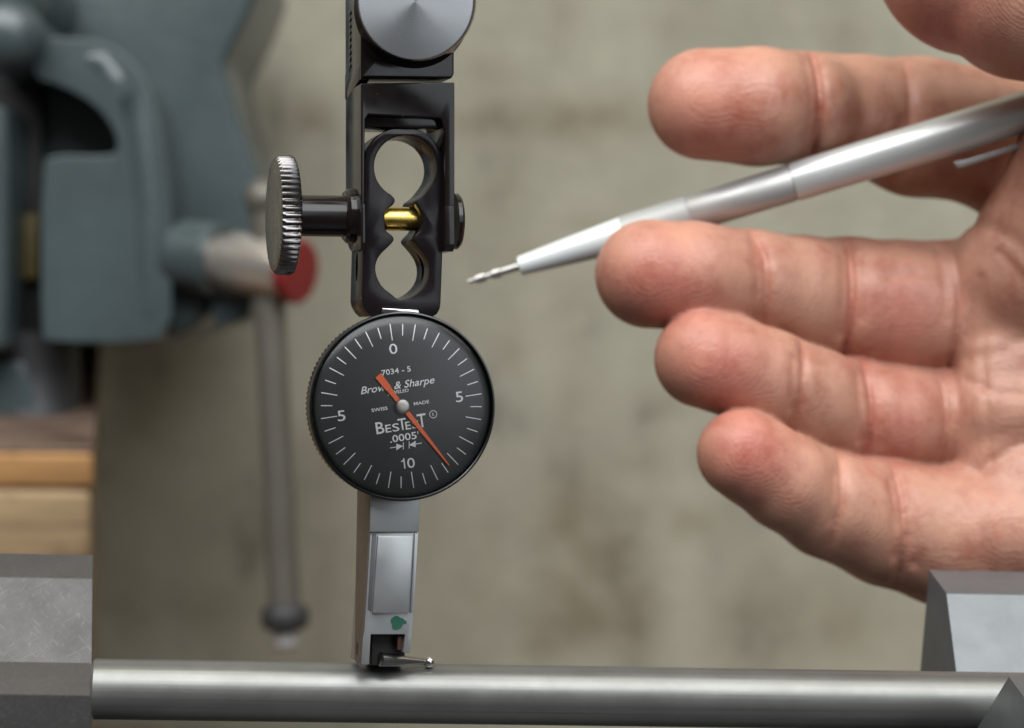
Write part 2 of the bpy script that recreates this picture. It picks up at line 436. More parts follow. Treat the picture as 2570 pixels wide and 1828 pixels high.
# bezel -------------------------------------------------------------
RB = 18.5
b = BM()
lathe(b, [(6.2, 14), (6.2, RB-.6), (5.9, RB-.25, 1), (1.6, RB-.25, 1), (1.3, RB-.5), (.9, RB), (.25, RB), (-.1, RB-.15), (-.15, RB-.4), (.1, RB-.62), (1.5, RB-.75)], (0, 0, 0), (0, 1, 0), 96, (110, .28, 4))
bez = obj('bezel', b, M_bezel, ind, 30)
b = BM(); lathe(b, [(1.3, 0), (1.3, 17.75), (6.0, 17.7), (6.0, 0)], n=96); face = obj('dial_face', b, M_face, ind)
b = BM(); lathe(b, [(-1.05, 0), (-1.0, 5), (-.85, 9), (-.6, 13), (-.3, 16), (.05, 17.3), (.5, 17.8)], n=96); obj('crystal', b, M_crystal, ind, None)
b = BM(); lathe(b, [(2.0, 8), (2.0, 16.5), (6.2, 16.5), (12, 13.5), (12, 0)], n=64); obj('case_back', b, M_bezel, ind)
FY = 1.27
DROT = R(10.2)                                         # the bezel is turned: dial print leans left
K = 1 / (3.123 * 12.9) ; 
def Z(zx, zy):                                         # measured offsets from the hub on the dial (enlarged pixels)
    u, v = (zx - 790) * K / math.cos(R(12)), -(zy - 815) * K
    return (u * math.cos(R(-2.6*0)) , v)
TR = R(8.4)
b = BM()
for i in range(40):
    a = R(90) + TR - R(9) * i
    r0, r1 = (12.95, 16.15) if i % 2 == 0 else (13.75, 16.0)
    stroke(b, [(r0*math.cos(a), r0*math.sin(a)), (r1*math.cos(a), r1*math.sin(a))], .19, FY)
gr = obj('graduations', b, M_print, face); gr['kind'] = 'stuff'
for s, zx, zy, h, wd in (('0', 722, 362, 84, 66), ('5', 1243, 740, 86, 60), ('5', 318, 885, 86, 62), ('10', 838, 1262, 82, 108)):
    b = BM(); q = Z(zx, zy)
    if s == '10':
        cr, sr = math.cos(R(7)), math.sin(R(7))
        def rot(p): return (q[0] + (p[0]*cr - p[1]*sr)*K, q[1] + (p[0]*sr + p[1]*cr)*K)
        one = [(-24, -h/2), (-24, h/2), (-33, h/2), (-38, h/2-12), (-54, h/2-20), (-54, h/2-29), (-35, h/2-24), (-35, -h/2)]
        b.faces.new([b.verts.new((p[0], FY, p[1])) for p in map(rot, one)])
        p = rot((24, 0)); text_bm(b, '0', p[0], p[1], h*K, FY, R(7), 62*K, 0, 0.006)
    else: text_bm(b, s, q[0], q[1], h*K, FY, R(7), wd*K, 0, 0.006)
    obj('numeral', b, M_print, face)
def line(name, s, zx, zy, h, wd, shear=0., bold=0., y=FY):
    b = BM(); q = Z(zx, zy); text_bm(b, s, q[0], q[1], h*K, y, TR, wd*K, shear, bold); return obj(name, b, M_print, face)
line('lettering', '7034 - 5', 745, 536, 44, 236, 0, .012)
line('lettering', 'Brown & Sharpe', 756, 648, 60, 600, .32, .010)
line('lettering', 'JEWELED', 760, 700, 27, 172, 0, .010)
line('lettering', 'SWISS', 615, 838, 27, 130, 0, .014)
line('lettering', 'MADE', 944, 788, 27, 126, 0, .014)
b = BM()
def along(t, dy=0):                                    # along the baseline of the large wordmark
    return (592 + t*math.cos(TR) + dy*math.sin(TR), 1034 - t*math.sin(TR) + dy*math.cos(TR))
x = 0
for ch, h, wd, dy, bd in (('B', 96, 66, 0, .012), ('E', 64, 46, 0, .010), ('S', 64, 56, 0, .010), ('T', 96, 66, -2, .008), ('E', 64, 44, 0, .010), ('S', 64, 54, 0, .010), ('T', 112, 72, 0, .008)):
    ad = {'T': -16}.get(ch, 0)
    cxz = along(x + wd/2 + ad, -h/2 + dy); q = Z(*cxz)
    text_bm(b, ch, q[0], q[1], h*K, FY, TR, wd*K, 0, bd); x += wd + ad + (8 if ch != 'T' else -10)
obj('lettering', b, M_print, face)
b = BM(); q = Z(1037, 880); rr = 29*K
pts = [(q[0]+rr*math.cos(R(i*15)), q[1]+rr*math.sin(R(i*15))) for i in range(25)]; stroke(b, pts, .12, FY); text_bm(b, 'R', q[0], q[1], 26*K, FY, TR, 17*K, 0, 0)
obj('registered_mark', b, M_print, face)
line('lettering', '.0005"', 818, 1055, 58, 254, 0, .012)
b = BM()
def arrow(x0, x1, xb, zy):
    s = 1 if x1 > x0 else -1
    def q(t, v): p = (790 + (t-790)*math.cos(TR) + v*math.sin(TR)*0, zy - (t-820)*math.sin(TR) + v); return Z(*p)
    stroke(b, [q(x0, 0), q(x1 - s*40, 0)], .15, FY)
    b.faces.new([b.verts.new((p[0], FY, p[1])) for p in (q(x1, 0), q(x1 - s*54, 26), q(x1 - s*54, -26))])
    stroke(b, [q(xb, 28), q(xb, -28)], .15, FY)
arrow(696, 800, 802, 1125); arrow(948, 846, 848, 1125)
obj('range_arrows', b, M_print, face)
# needle and hub
b = BM(); t = Z(1157, 1283); tail = Z(598, 574)
d = Vector((t[0], 0, t[1])).normalized(); n = Vector((-d.z, 0, d.x)); T = Vector((t[0], 0, t[1])); TL = -d * Vector((tail[0], 0, tail[1])).length
pl = [TL + n*.72, TL - n*.72, TL*.60 - n*.62, TL*.52 - n*.5, -d*1.2 - n*.42, T*.25 - n*.44, T - n*.13, T + n*.13, T*.25 + n*.44, -d*1.2 + n*.42, TL*.52 + n*.5, TL*.60 + n*.62]
prism(b, [(p.x, p.z) for p in pl], .62, .80, 'y', 0); needle = obj('needle', b, M_red, ind)
b = BM(); lathe(b, [(.95, 0), (.95, 1.4), (.35, 1.5), (.12, 1.42), (0, 1.1), (-.02, .4), (-.02, 0)], n=40); obj('hub', b, M_hub, ind, None)
# dovetail stud on the top of the case: bright lip in the clamp
b = BM(); q0, q1 = I(955, 774, 3.4), I(1052, 781, 3.4)
prism(b, [(q0[0], q0[1]-.9), (q1[0], q1[1]-.9), (q1[0]-.2, q1[1]+.15), (q0[0]+.3, q0[1]+.0)], 2.9, 12, 'y', .15); obj('dovetail', b, M_chrome, ind)

# ================================================================== CLAMP (double hole, split, with a thumb screw)
CL = Frame(P(1012, 560, DIST+1), CROT @ Matrix.Rotation(YAWI, 3, 'Z'))
clamp = empty('holding_clamp', CL, 'black split clamp with two round holes and a brass screw, gripping the dial from above', 'clamp')
CF, CB = 3.4, 15.4
def K2(px, py, y=CF): return CL.xz(px, py, y)
def spline(cu, pts):
    s = cu.splines.new('POLY'); s.points.add(len(pts)-1); s.use_cyclic_u = True
    for p, q in zip(s.points, pts): p.co = (q[0], q[1], 0, 1)
def chaikin(pts, n=2):
    for _ in range(n):
        o = []
        for a, c in zip(pts, pts[1:] + pts[:1]):
            o += [(a[0]*.75+c[0]*.25, a[1]*.75+c[1]*.25), (a[0]*.25+c[0]*.75, a[1]*.25+c[1]*.75)]
        pts = o
    return pts
outer = arc(1014, 419, 100, 0, -180, 28)               # pixel y is down: -90 = top
outer = [(1114 - 0*1, 419)] + outer[1:-1] + [(914, 419)]
outer = outer + [(912, 600), (908, 752), (911, 768), (920, 783), (930, 793), (1085, 796), (1097, 788), (1104, 775), (1106, 760), (1112, 600)]
upper = arc(1018, 419, 79, 118, 402, 36)               # over the top, clockwise in the picture
inner_r = [(1064, 488), (1052, 497), (1044, 503), (1041, 509), (1046, 517), (1056, 527), (1062, 540), (1062, 566), (1055, 580), (1046, 588), (1037, 598), (1038, 606), (1050, 618), (1063, 634)]
lower = [(1073, 650), (1079, 672), (1077, 695), (1070, 712), (1056, 729), (1034, 744), (1010, 751), (996, 751), (983, 739), (960, 722), (947, 700), (941, 674), (946, 652), (957, 636), (972, 622)]
inner_l = [(986, 608), (989, 600), (985, 592), (973, 584), (966, 575), (965, 535), (972, 526), (985, 516), (992, 505), (990, 498)]
inner = upper + chaikin([upper[-1]] + inner_r + lower + inner_l + [upper[0]], 1)[1:-3]
cu = bpy.data.curves.new('outline', 'CURVE'); cu.dimensions = '2D'; cu.fill_mode = 'BOTH'
spline(cu, [K2(*p) for p in outer]); spline(cu, [K2(*p) for p in inner])
cu.extrude = (CB - CF)/2 - .22; cu.bevel_depth = .22; cu.bevel_resolution = 1; cu.offset = -.2
to = bpy.data.objects.new('outline', cu); C.objects.link(to)
b = eval_bm(to); bpy.data.objects.remove(to)
for v in b.verts: v.co = Vector((v.co.x, (CF+CB)/2 + v.co.z, v.co.y))
bmesh.ops.remove_doubles(b, verts=b.verts[:], dist=.002)
plate = obj('clamp_plate', b, M_plate, clamp, 30)
# cross slot through the sides
hb = BM(); c = K2(1000, 668)
ring = [(9.4 + 1.15*math.cos(R(i*15)), c[1] + 2.9*math.sin(R(i*15))) for i in range(24)]
prism(hb, ring, c[0]-20, c[0]+20, 'x')
bmesh.ops.recalc_face_normals(hb, faces=hb.faces[:]); bmesh.ops.scale(hb, vec=(MM,)*3, verts=hb.verts[:])
hm = bpy.data.meshes.new('cutter'); hb.to_mesh(hm); hb.free(); ho = bpy.data.objects.new('cutter', hm); C.objects.link(ho)
ho.matrix_world = CL.matrix()
md = plate.modifiers.new('slot', 'BOOLEAN'); md.object = ho; md.solver = 'EXACT'; md.operation = 'DIFFERENCE'
bpy.context.view_layer.update()
dg = bpy.context.evaluated_depsgraph_get(); nm = bpy.data.meshes.new_from_object(plate.evaluated_get(dg))
if len(nm.vertices) > 50:
    plate.modifiers.clear(); plate.data = nm; nm.name = 'clamp_plate'; smooth_mesh(nm, 30)
else: plate.modifiers.clear()
bpy.data.objects.remove(ho)
# brass screw
a = CL.loc(950, 549, 8.5); c = CL.loc(1075, 551, 8.5)
b = BM(); lathe(b, [(0, 0), (0, 2.35), (c.x-a.x-.5, 2.35), (c.x-a.x, 1.8), (c.x-a.x, 0)], a, (1, 0, 0), 40); obj('brass_screw', b, M_brass, clamp)
# thumb screw
ts_a = CL.loc(740, 541, 9.5); ts_b = CL.loc(873, 541, 9.5); L0 = ts_b.x - ts_a.x
ko = (ts_a.x - 2.2, 9.5, ts_a.z); 
b = BM(); RK = 11.75
lathe(b, [(-2.3, 0), (-2.3, 3), (-2.15, RK-2.2), (-1.95, RK-.7), (-1.4, RK-.05, 1), (1.3, RK, 1), (1.75, RK-.35, 1), (1.95, RK-1.3), (2.0, 0)], ko, (1, 0, 0), 8, (54, .62, 8))
ts = obj('thumb_screw', b, M_knurl, clamp, 40)
b = BM(); lathe(b, [(1.9, 0), (1.9, 4.15), (2.6, 4.1), (L0+1.4, 4.1), (L0+1.6, 3.6), (L0+1.6, 0)], ko, (1, 0, 0), 48); obj('shank', b, M_black, ts)
b = BM(); x0 = ts_b.x - ts_a.x + 2.0
lathe(b, [(x0-.8, 3.5), (x0-.6, 4.8), (x0, 5.4), (x0+1.2, 5.6), (x0+2.2, 5.6), (x0+2.2, 0)], ko, (1, 0, 0), 40); obj('collar', b, M_black, ts)

# ================================================================== BRACKET (fork, body, silver knob)
BR = Frame(P(1020, 230, DIST), CROT @ Matrix.Rotation(YAWI, 3, 'Z'))
brk = empty('swivel_bracket', BR, 'black forked swivel bracket with a silver knurled knob, at the top of the picture', 'bracket')
F0, F1 = 1.6, 17.8
def K3(px, py, y=F0): return BR.xz(px, py, y)
b = BM()
prism(b, [K3(906, 209), K3(1141, 207), K3(1141, 520), K3(1117, 520), K3(1117, 330), K3(1108, 300), K3(1100, 296), K3(925, 288), K3(917, 300), K3(916, 322), K3(914, 520), K3(906, 520)], F0, F1, 'y', .35, 3)
a, c = K3(918, 292, F0), K3(1116, 322, F0)
box(b, a[0], c[0], F0+2.2, F1-3, c[1]+.1, a[1]+1.5, .3)
zt, zb = K3(906, 520)[1], K3(906, 627)[1]; xl = K3(906, 450)[0]; xr0, xr1 = K3(1117, 450)[0], K3(1141, 450)[0]
def prong(x0, x1, zb):
    pr = [(F0, zt+.6), (F0, zb+1.2), (F0+.8, zb)] + [(F1-7.5 + 7.4*math.sin(R(t)), zb + 5.5 - 5.5*math.cos(R(t))) for t in range(0, 91, 15)] + [(F1-.05, zt+.6)]
    prism(b, pr, x0, x1, 'x', .22, 2)
prong(xl, xl+.85, zb); prong(xr0, xr1, K3(1110, 631)[1])
obj('fork', b, M_black, brk)
# pivot bolt head at the right prong
q = BR.loc(1141, 556, 9.5)
b = BM(); lathe(b, [(-.3, 0), (-.3, 5.6), (.45, 5.6), (.9, 5.2), (1.1, 4.0), (1.1, 0)], q, (1, 0, 0), 40); obj('pivot_bolt', b, M_black, brk)
# upper body
b = BM(); t0 = K3(906, -70); 
prism(b, [t0, K3(1140, -70), K3(1140, 186), K3(1134, 197), K3(915, 194), K3(906, 200)], F0+.1, F1+.4, 'y', .4, 3)
q = K3(906, 196)
prism(b, [(F0+1, q[1]+2.5), (F0+1.5, q[1]-.2), (F1-3, q[1]-2.4), (F1+.3, q[1]-2.6), (F1+.3, q[1]+2.5)], q[0]-.1, q[0]+2, 'x', .3, 2)
body = obj('upper_body', b, M_black, brk)
b = BM()
for i in range(9):                                     # raised marks along the left flank
    z = K3(906, 12 + 17*i)[1]; x = q[0]
    prism(b, arc(12.6, z, .62, 0, 360, 10)[:-1], x-.22, x+.3, 'x', .1, 1)
em = obj('raised_marks', b, M_black, body); em['kind'] = 'stuff'
# boss under the knob
q = BR.loc(1040, 22, 0)
b = BM(); lathe(b, [(-2.5, 9.6), (0, 10.8), (2.0, 11.6)], (q.x, 0, q.z), (0, 1, 0), 48); obj('boss', b, M_black, brk)
# silver knob, its own frame so the turned sheen runs round its axis
KN = Frame(P(1043, 4, DIST-11), CROT @ Matrix.Rotation(R(9), 3, 'X') @ Matrix.Rotation(R(-3.5), 3, 'Z'))
b = BM(); RK = 150/12.9*.976
lathe(b, [(8.2, 0), (8.2, RK-2.4), (7.6, RK-1.0), (6.6, RK-.15, 1), (.55, RK, 1), (.1, RK-.35, .4), (0, RK-.55), (0, RK*.5), (0, .5), (0, 0)], n=10, teeth=(150, .28, 5))
kn = obj('knob', b, M_turned, None, 30); kn.parent = brk
kn.matrix_parent_inverse = brk.matrix_world.inverted() if False else Matrix.Identity(4)
kn.matrix_local = BR.matrix().inverted() @ KN.matrix()
kn.data.materials.append(M_knurl)
for p in kn.data.polygons:
    if p.center.y > .00028: p.material_index = 1

# ================================================================== HAND (one continuous skin)
HD = 578.0
SP = 0.6
gx0, gx1, gy0, gy1, gd0, gd1 = -2.0, 205.0, -72.0, 124.0, -82.0, 46.0     # camera-aligned box: right, up, away (mm)
gx0 += 14
nx, ny, nd = int((gx1-gx0)/SP)+1, int((gy1-gy0)/SP)+1, int((gd1-gd0)/SP)+1
AX = (gx0 + SP*np.arange(nx)).astype(np.float32); AY = (gy0 + SP*np.arange(ny)).astype(np.float32); AD = (gd0 + SP*np.arange(nd)).astype(np.float32)
def H(px, py, off, r):
    d = HD + off; return np.array([(px-1285)/FPX*d, -(py-914)/FPX*d, off, r/FPX*d], np.float32)
FAR = 9.0
def smin(a, b, k):
    if k <= 0: return np.minimum(a, b)
    h = np.clip(0.5 + 0.5*(b-a)/k, 0, 1); return b + (a-b)*h - k*h*(1-h)
def sub(lo, hi):
    i = [max(0, int((lo[0]-gx0)/SP)), min(nx, int((hi[0]-gx0)/SP)+2)]; j = [max(0, int((lo[1]-gy0)/SP)), min(ny, int((hi[1]-gy0)/SP)+2)]; k = [max(0, int((lo[2]-gd0)/SP)), min(nd, int((hi[2]-gd0)/SP)+2)]
    return np.s_[i[0]:i[1], j[0]:j[1], k[0]:k[1]]
def cap_into(F_, a, b_, k, flat=1.0):
    r = max(a[3], b_[3]) + FAR
    lo = np.minimum(a[:3], b_[:3]) - r; hi = np.maximum(a[:3], b_[:3]) + r
    s = sub(lo, hi)
    X, Y, D_ = AX[s[0]][:, None, None], AY[s[1]][None, :, None], AD[s[2]][None, None, :]
    if X.size == 0 or Y.size == 0 or D_.size == 0: return
    ab = b_[:3]-a[:3]; l2 = max(float(ab @ ab), 1e-6)
    t = np.clip(((X-a[0])*ab[0] + (Y-a[1])*ab[1] + (D_-a[2])*ab[2])/l2, 0, 1)
    dx, dy, dd = X-(a[0]+t*ab[0]), Y-(a[1]+t*ab[1]), (D_-(a[2]+t*ab[2]))/flat
    F_[s] = smin(F_[s], np.sqrt(dx*dx+dy*dy+dd*dd) - (a[3]+t*(b_[3]-a[3])), k)
def crease_into(F_, pts, a, wd, dc=None):
    q = [H(px, py, 0, 1)[:2]*.985 for px, py in pts]
    lo = np.min(q, 0) - 3*wd; hi = np.max(q, 0) + 3*wd
    s = sub((lo[0], lo[1], gd0), (hi[0], hi[1], gd1))
    X, Y = AX[s[0]][:, None], AY[s[1]][None, :]; best = None
    for u, v in zip(q, q[1:]):
        ab = v-u; t = np.clip(((X-u[0])*ab[0]+(Y-u[1])*ab[1])/float(ab@ab), 0, 1)
        d2 = (X-u[0]-t*ab[0])**2 + (Y-u[1]-t*ab[1])**2
        best = d2 if best is None else np.minimum(best, d2)
    c_ = (a*np.exp(-best/(wd*wd)))[:, :, None]
    if dc is not None: c_ = c_*np.clip((dc - 1.5 - AD[s[2]])/6.0, 0, 1)[None, None, :]      # palm side only
    F_[s] += c_
def blank(): return np.full((nx, ny, nd), FAR, np.float32)
fingers = {
 'index': ([(2480,345,9,168),(2300,318,7,174),(2160,286,3,146),(2070,274,0,137),(2010,271,-7,142),(1900,268,-13,147),(1765,262,-14,140)],
    [([(2036,120),(2046,280),(2030,440)],1.5,1.5),([(2286,150),(2284,300),(2262,480)],.8,1.5),([(2262,300),(2250,480)],.5,1.2),([(2012,170),(2020,290),(2008,400)],.35,.8)]),
 'middle': ([(2500,772,0,172),(2370,778,-1,172),(2260,772,-2,167),(2130,760,-4,163),(2010,740,-8,147),(1890,712,-14,133),(1740,694,-20,135),(1630,688,-22,137)],
    [([(1872,570),(1903,660),(1906,760),(1893,850)],1.0,1.5),([(2128,590),(2124,760),(2112,930)],1.5,1.6),([(2388,590),(2396,760),(2380,950)],1.0,1.3),([(2352,620),(2362,800)],.4,1.0),([(2420,640),(2424,900)],.55,.9),([(2105,640),(2098,840)],.4,.9),([(2160,650),(2150,800)],.3,.8),([(1872,600),(1884,700),(1876,800)],.4,.8),([(2220,700),(2290,690)],.25,.7)]),
 'ring': ([(2480,1048,-4,128),(2370,1052,-6,126),(2260,1049,-9,125),(2145,1034,-12,130),(2040,1002,-17,128),(1930,955,-23,126),(1830,916,-26,124),(1765,901,-28,124)],
    [([(1992,860),(1982,1000),(1958,1090)],.9,1.4),([(2158,915),(2168,1050),(2150,1180)],1.6,1.8),([(2352,930),(2360,1050),(2350,1170)],.9,1.2),([(2385,930),(2392,1050),(2380,1170)],.7,1.0),([(2130,950),(2138,1100)],.5,.9),([(2185,960),(2192,1110)],.35,.8),([(1962,900),(1956,1020)],.4,.8)]),
 'pinky': ([(2470,1372,-9,182),(2380,1346,-12,176),(2230,1314,-16,156),(2080,1266,-23,134),(1975,1210,-29,121),(1900,1161,-32,113),(1860,1139,-34,112)],
    [([(2078,1130),(2075,1250),(2044,1370)],.9,1.4),([(2222,1165),(2236,1330),(2222,1500)],1.1,1.3),([(2252,1190),(2262,1400)],.5,1.0),([(2440,1180),(2462,1330),(2450,1520)],.8,1.3),([(2410,1230),(2428,1400)],.4,.8),([(2205,1200),(2212,1380)],.45,.9),([(2056,1180),(2050,1290)],.4,.8),([(2500,1250),(2520,1450)],.45,.9)]),
}
skin = blank()
for nme, (pts, cr) in fingers.items():
    Fg = blank(); q = [H(*p) for p in pts]
    for a, c in zip(q, q[1:]): cap_into(Fg, a, c, 1.6)
    for p_, a, wd in cr:
        mx_ = sum(p[0] for p in p_)/len(p_); dc = float(np.interp(-mx_, [-p[0] for p in pts], [p[2] for p in pts]))
        crease_into(Fg, p_, a*1.0, .8, dc); crease_into(Fg, p_, a*.4, wd*1.1, dc); crease_into(Fg, p_, a*.6, wd*2.8, dc)
    skin = smin(skin, Fg, 0.8)
pal = blank()
def chain(F_, pts, k):
    q = [H(*p) for p in pts]
    for a, c in zip(q, q[1:]): cap_into(F_, a, c, k)
chain(pal, [(2520,380,9,160),(2850,600,12,190),(3250,800,12,240)], 5)
chain(pal, [(2540,772,1,168),(2850,800,8,190),(3250,860,12,240)], 5)
chain(pal, [(2520,1050,-3,140),(2850,980,6,180),(3250,920,12,240)], 5)
chain(pal, [(2500,1375,-9,180),(2850,1200,4,200),(3250,980,12,240)], 5)
for m_ in ((2505,690,-9,118),(2500,905,-10,100),(2495,1030,-13,105),(2490,1160,-12,90),(2500,1330,-18,130),(2560,1210,-13,120)):
    cap_into(pal, H(*m_), H(m_[0]+70, m_[1], m_[2], m_[3]), 5)
chain(pal, [(2590,668,-10,180),(2762,410,-22,200),(3050,600,-4,260)], 5)       # ball of the thumb
chain(pal, [(3230,890,12,290),(3700,900,14,320)], 8)                            # wrist
for p_, a, wd in (([(2440,700),(2452,860),(2448,1000),(2462,1150)],.5,.8),([(2478,640),(2530,700),(2570,820)],.45,.8),([(2410,955),(2470,985),(2540,990)],.5,.9),([(2420,1190),(2520,1120),(2680,1080)],.8,1.6),([(2420,900),(2500,880),(2640,820)],.6,1.6),([(2440,560),(2520,620),(2640,760),(2700,1000)],.7,1.6)): crease_into(pal, p_, a, wd)
skin = smin(skin, pal, 3.0)
th = blank()
cap_into(th, H(2452,-118,-42,258), H(2440,-200,-40,250), 2)
t2 = blank(); cap_into(t2, H(2578,-30,-48,232), H(2680,-60,-44,230), 2); cap_into(t2, H(2680,-60,-44,230), H(2950,250,-20,250), 6); cap_into(t2, H(2950,250,-20,250), H(3100,600,0,270), 8)
th = smin(th, t2, 1.2)
skin = smin(skin, th, 1.5)
# close the far end of the wrist inside the box
skin = np.maximum(skin, (AX - (gx1 - 4))[:, None, None])
def surface_nets(F_):
    s = F_ < 0; n = [d-1 for d in F_.shape]
    cnt = np.zeros(n, np.int8)
    for i in (0, 1):
        for j in (0, 1):
            for k in (0, 1): cnt += s[i:i+n[0], j:j+n[1], k:k+n[2]]
    idx = np.argwhere((cnt > 0) & (cnt < 8)); m = len(idx)
    ids = np.full(n, -1, np.int32); ids[idx[:, 0], idx[:, 1], idx[:, 2]] = np.arange(m)
    acc = np.zeros((m, 3)); w_ = np.zeros(m)
    cs = [(i, j, k) for i in (0, 1) for j in (0, 1) for k in (0, 1)]
    for a in cs:
        for ax in range(3):
            if a[ax]: continue
            c = list(a); c[ax] = 1
            fa = F_[idx[:, 0]+a[0], idx[:, 1]+a[1], idx[:, 2]+a[2]]; fb = F_[idx[:, 0]+c[0], idx[:, 1]+c[1], idx[:, 2]+c[2]]
            x = (fa < 0) != (fb < 0); t = np.where(x, fa/np.where(x, fa-fb, 1), 0)
            p = np.tile(np.array(a, float), (m, 1)); p[:, ax] += t
            acc[x] += p[x]; w_ += x
    V = (idx + acc/w_[:, None])
    Q = []
    for ax in range(3):
        o1, o2 = [(1, 2), (2, 0), (0, 1)][ax]
        sl0 = [slice(None)]*3; sl1 = [slice(None)]*3; sl0[ax] = slice(0, -1); sl1[ax] = slice(1, None)
        cr = np.argwhere(s[tuple(sl0)] != s[tuple(sl1)]); cr = cr[(cr[:, o1] > 0) & (cr[:, o2] > 0)]
        cr = cr[(cr[:, o1] < n[o1]) & (cr[:, o2] < n[o2])]
        e1 = np.zeros(3, int); e1[o1] = 1; e2 = np.zeros(3, int); e2[o2] = 1
        get = lambda c: ids[c[:, 0], c[:, 1], c[:, 2]]
        q = np.stack([get(cr), get(cr-e1), get(cr-e1-e2), get(cr-e2)], 1)
        fl = s[cr[:, 0], cr[:, 1], cr[:, 2]]; q[~fl] = q[~fl][:, ::-1]; Q.append(q)
    return V, np.concatenate(Q)
V, Q = surface_nets(skin)
del skin, pal, th, t2, Fg
Vc = np.stack([gx0 + SP*V[:, 0], gy0 + SP*V[:, 1], gd0 + SP*V[:, 2]], 1)
# two relaxing passes over the net
E_ = np.concatenate([Q[:, [0, 1]], Q[:, [1, 2]], Q[:, [2, 3]], Q[:, [3, 0]]])
for _ in range(3):
    a_ = np.zeros_like(Vc); c_ = np.zeros(len(Vc))
    np.add.at(a_, E_[:, 0], Vc[E_[:, 1]]); np.add.at(c_, E_[:, 0], 1); np.add.at(a_, E_[:, 1], Vc[E_[:, 0]]); np.add.at(c_, E_[:, 1], 1)
    Vc = Vc*.5 + .5*a_/np.maximum(c_, 1)[:, None]
me = bpy.data.meshes.new('hand')
me.from_pydata((Vc[:, [0, 2, 1]]*MM).tolist(), [], Q[:, ::-1].tolist())
me.validate(); me.shade_smooth()
# skin colouring: pinker finger pads, yellower flanks near the joints
red = np.zeros(len(Vc))
for px, py, off, r in ((1790,290,-18,130),(1650,720,-30,130),(1800,940,-36,120),(1880,1150,-42,110),(2250,800,-12,110),(2250,1060,-16,90),(2360,60,-50,160)):
    c = H(px, py, off, r); red += np.exp(-((Vc-c[:3])**2).sum(1)/(c[3]**2))
for nme, (pts, cr) in fingers.items():
    for p_, a, wd in cr:
        q = [H(px, py, 0, 1)[:2]*.985 for px, py in p_]
        for u, v in zip(q, q[1:]):
            ab = v-u; t = np.clip((Vc[:, :2]-u)@ab/(ab@ab), 0, 1); d2 = ((Vc[:, :2]-u-t[:, None]*ab)**2).sum(1)
            red += .22*a*np.exp(-d2/1.6)
at = me.attributes.new('flush', 'FLOAT', 'POINT'); at.data.foreach_set('value', np.clip(red, 0, 1).astype(np.float32))
def skin_mat():
    m = mat('skin', (0.6, 0.33, 0.25), 0.42)
    b_ = bsdf(m); b_.inputs['Subsurface Weight'].default_value = 0.10; b_.inputs['Subsurface Radius'].default_value = (1.0, 0.35, 0.2); b_.inputs['Subsurface Scale'].default_value = 0.004
    b_.inputs['Specular IOR Level'].default_value = 0.4
    v = coord(m)
    at = N(m, 'ShaderNodeAttribute', attribute_name='flush')
    base = N(m, 'ShaderNodeMix', data_type='RGBA'); base.inputs[6].default_value = (0.41, 0.207, 0.146, 1); base.inputs[7].default_value = (0.445, 0.155, 0.116, 1)
    L(m, at.outputs['Fac'], base.inputs[0])
    mot = ramp(m, noise(m, v, 95, 8, .72), [(0.32, (0.80, 0.62, 0.58)), (0.5, (1, 1, 1)), (0.68, (1.16, 1.2, 1.15))])
    mul = N(m, 'ShaderNodeMix', data_type='RGBA', blend_type='MULTIPLY'); mul.inputs[0].default_value = 1
    L(m, base.outputs[2], mul.inputs[6]); L(m, mot, mul.inputs[7]); L(m, mul.outputs[2], b_.inputs['Base Color'])
    L(m, ramp(m, noise(m, v, 300, 4), [(0.3, g(.36)), (0.7, g(.52))]), b_.inputs['Roughness'])
    wv = N(m, 'ShaderNodeTexWave', wave_type='BANDS', bands_direction='Y'); wv.inputs['Scale'].default_value = 620; wv.inputs['Distortion'].default_value = 6; wv.inputs['Detail'].default_value = 2; wv.inputs['Detail Scale'].default_value = .6
    L(m, v, wv.inputs['Vector'])
    vo = N(m, 'ShaderNodeTexVoronoi', feature='DISTANCE_TO_EDGE'); vo.inputs['Scale'].default_value = 900; L(m, v, vo.inputs['Vector'])
    ad = N(m, 'ShaderNodeMath', operation='MULTIPLY_ADD'); ad.inputs[1].default_value = .35; L(m, wv.outputs['Fac'], ad.inputs[0]); L(m, vo.outputs['Distance'], ad.inputs[2])
    bump(m, ad.outputs[0], .34, .0003); return m
me.materials.append(skin_mat())
hand = bpy.data.objects.new('hand', me); C.objects.link(hand)
hand.matrix_world = Matrix.Translation((CAM + fwd*HD)*MM) @ CROT.to_4x4()
# perspective-true placing: the net is in metric camera-aligned coordinates
props(hand, 'half curled right hand reaching in from the right, palm forward, holding a silver pencil', 'hand')

# ================================================================== PENCIL
p0, p1 = P(1175, 708, HD-4), P(2570, 281, HD-23)
ax = (p1-p0).normalized(); zz = (UP - ax*UP.dot(ax)).normalized(); yy = zz.cross(ax)
PC = Frame(p0, Matrix((ax, yy, zz)).transposed())
pen = empty('mechanical_pencil', PC, 'silver mechanical pencil held between the index and middle fingers', 'pencil')
def S_(px):                                            # distance from the tip to where the axis crosses picture column px
    u, v = (p1-p0), None
    lo, hi = 0., 200.
    for _ in range(50):
        m_ = (lo+hi)/2; q = p0+ax*m_-CAM; x = 1285+FPX*q.dot(RT)/q.dot(fwd)
        if x < px: lo = m_
        else: hi = m_
    return lo
M_psil = mat('pencil_silver', (0.60, 0.61, 0.60), 0.42, 0.45); worn(M_psil, 120, .3, .42)
M_pgrip = mat('pencil_grey', (0.42, 0.41, 0.40), 0.45, 0.6); worn(M_pgrip, 120, .4, .55)
M_pwhite = mat('pencil_white', (0.64, 0.67, 0.67), 0.36, 0.15)
M_pclear = mat('pencil_pale', (0.34, 0.34, 0.33), 0.5, 0.2)
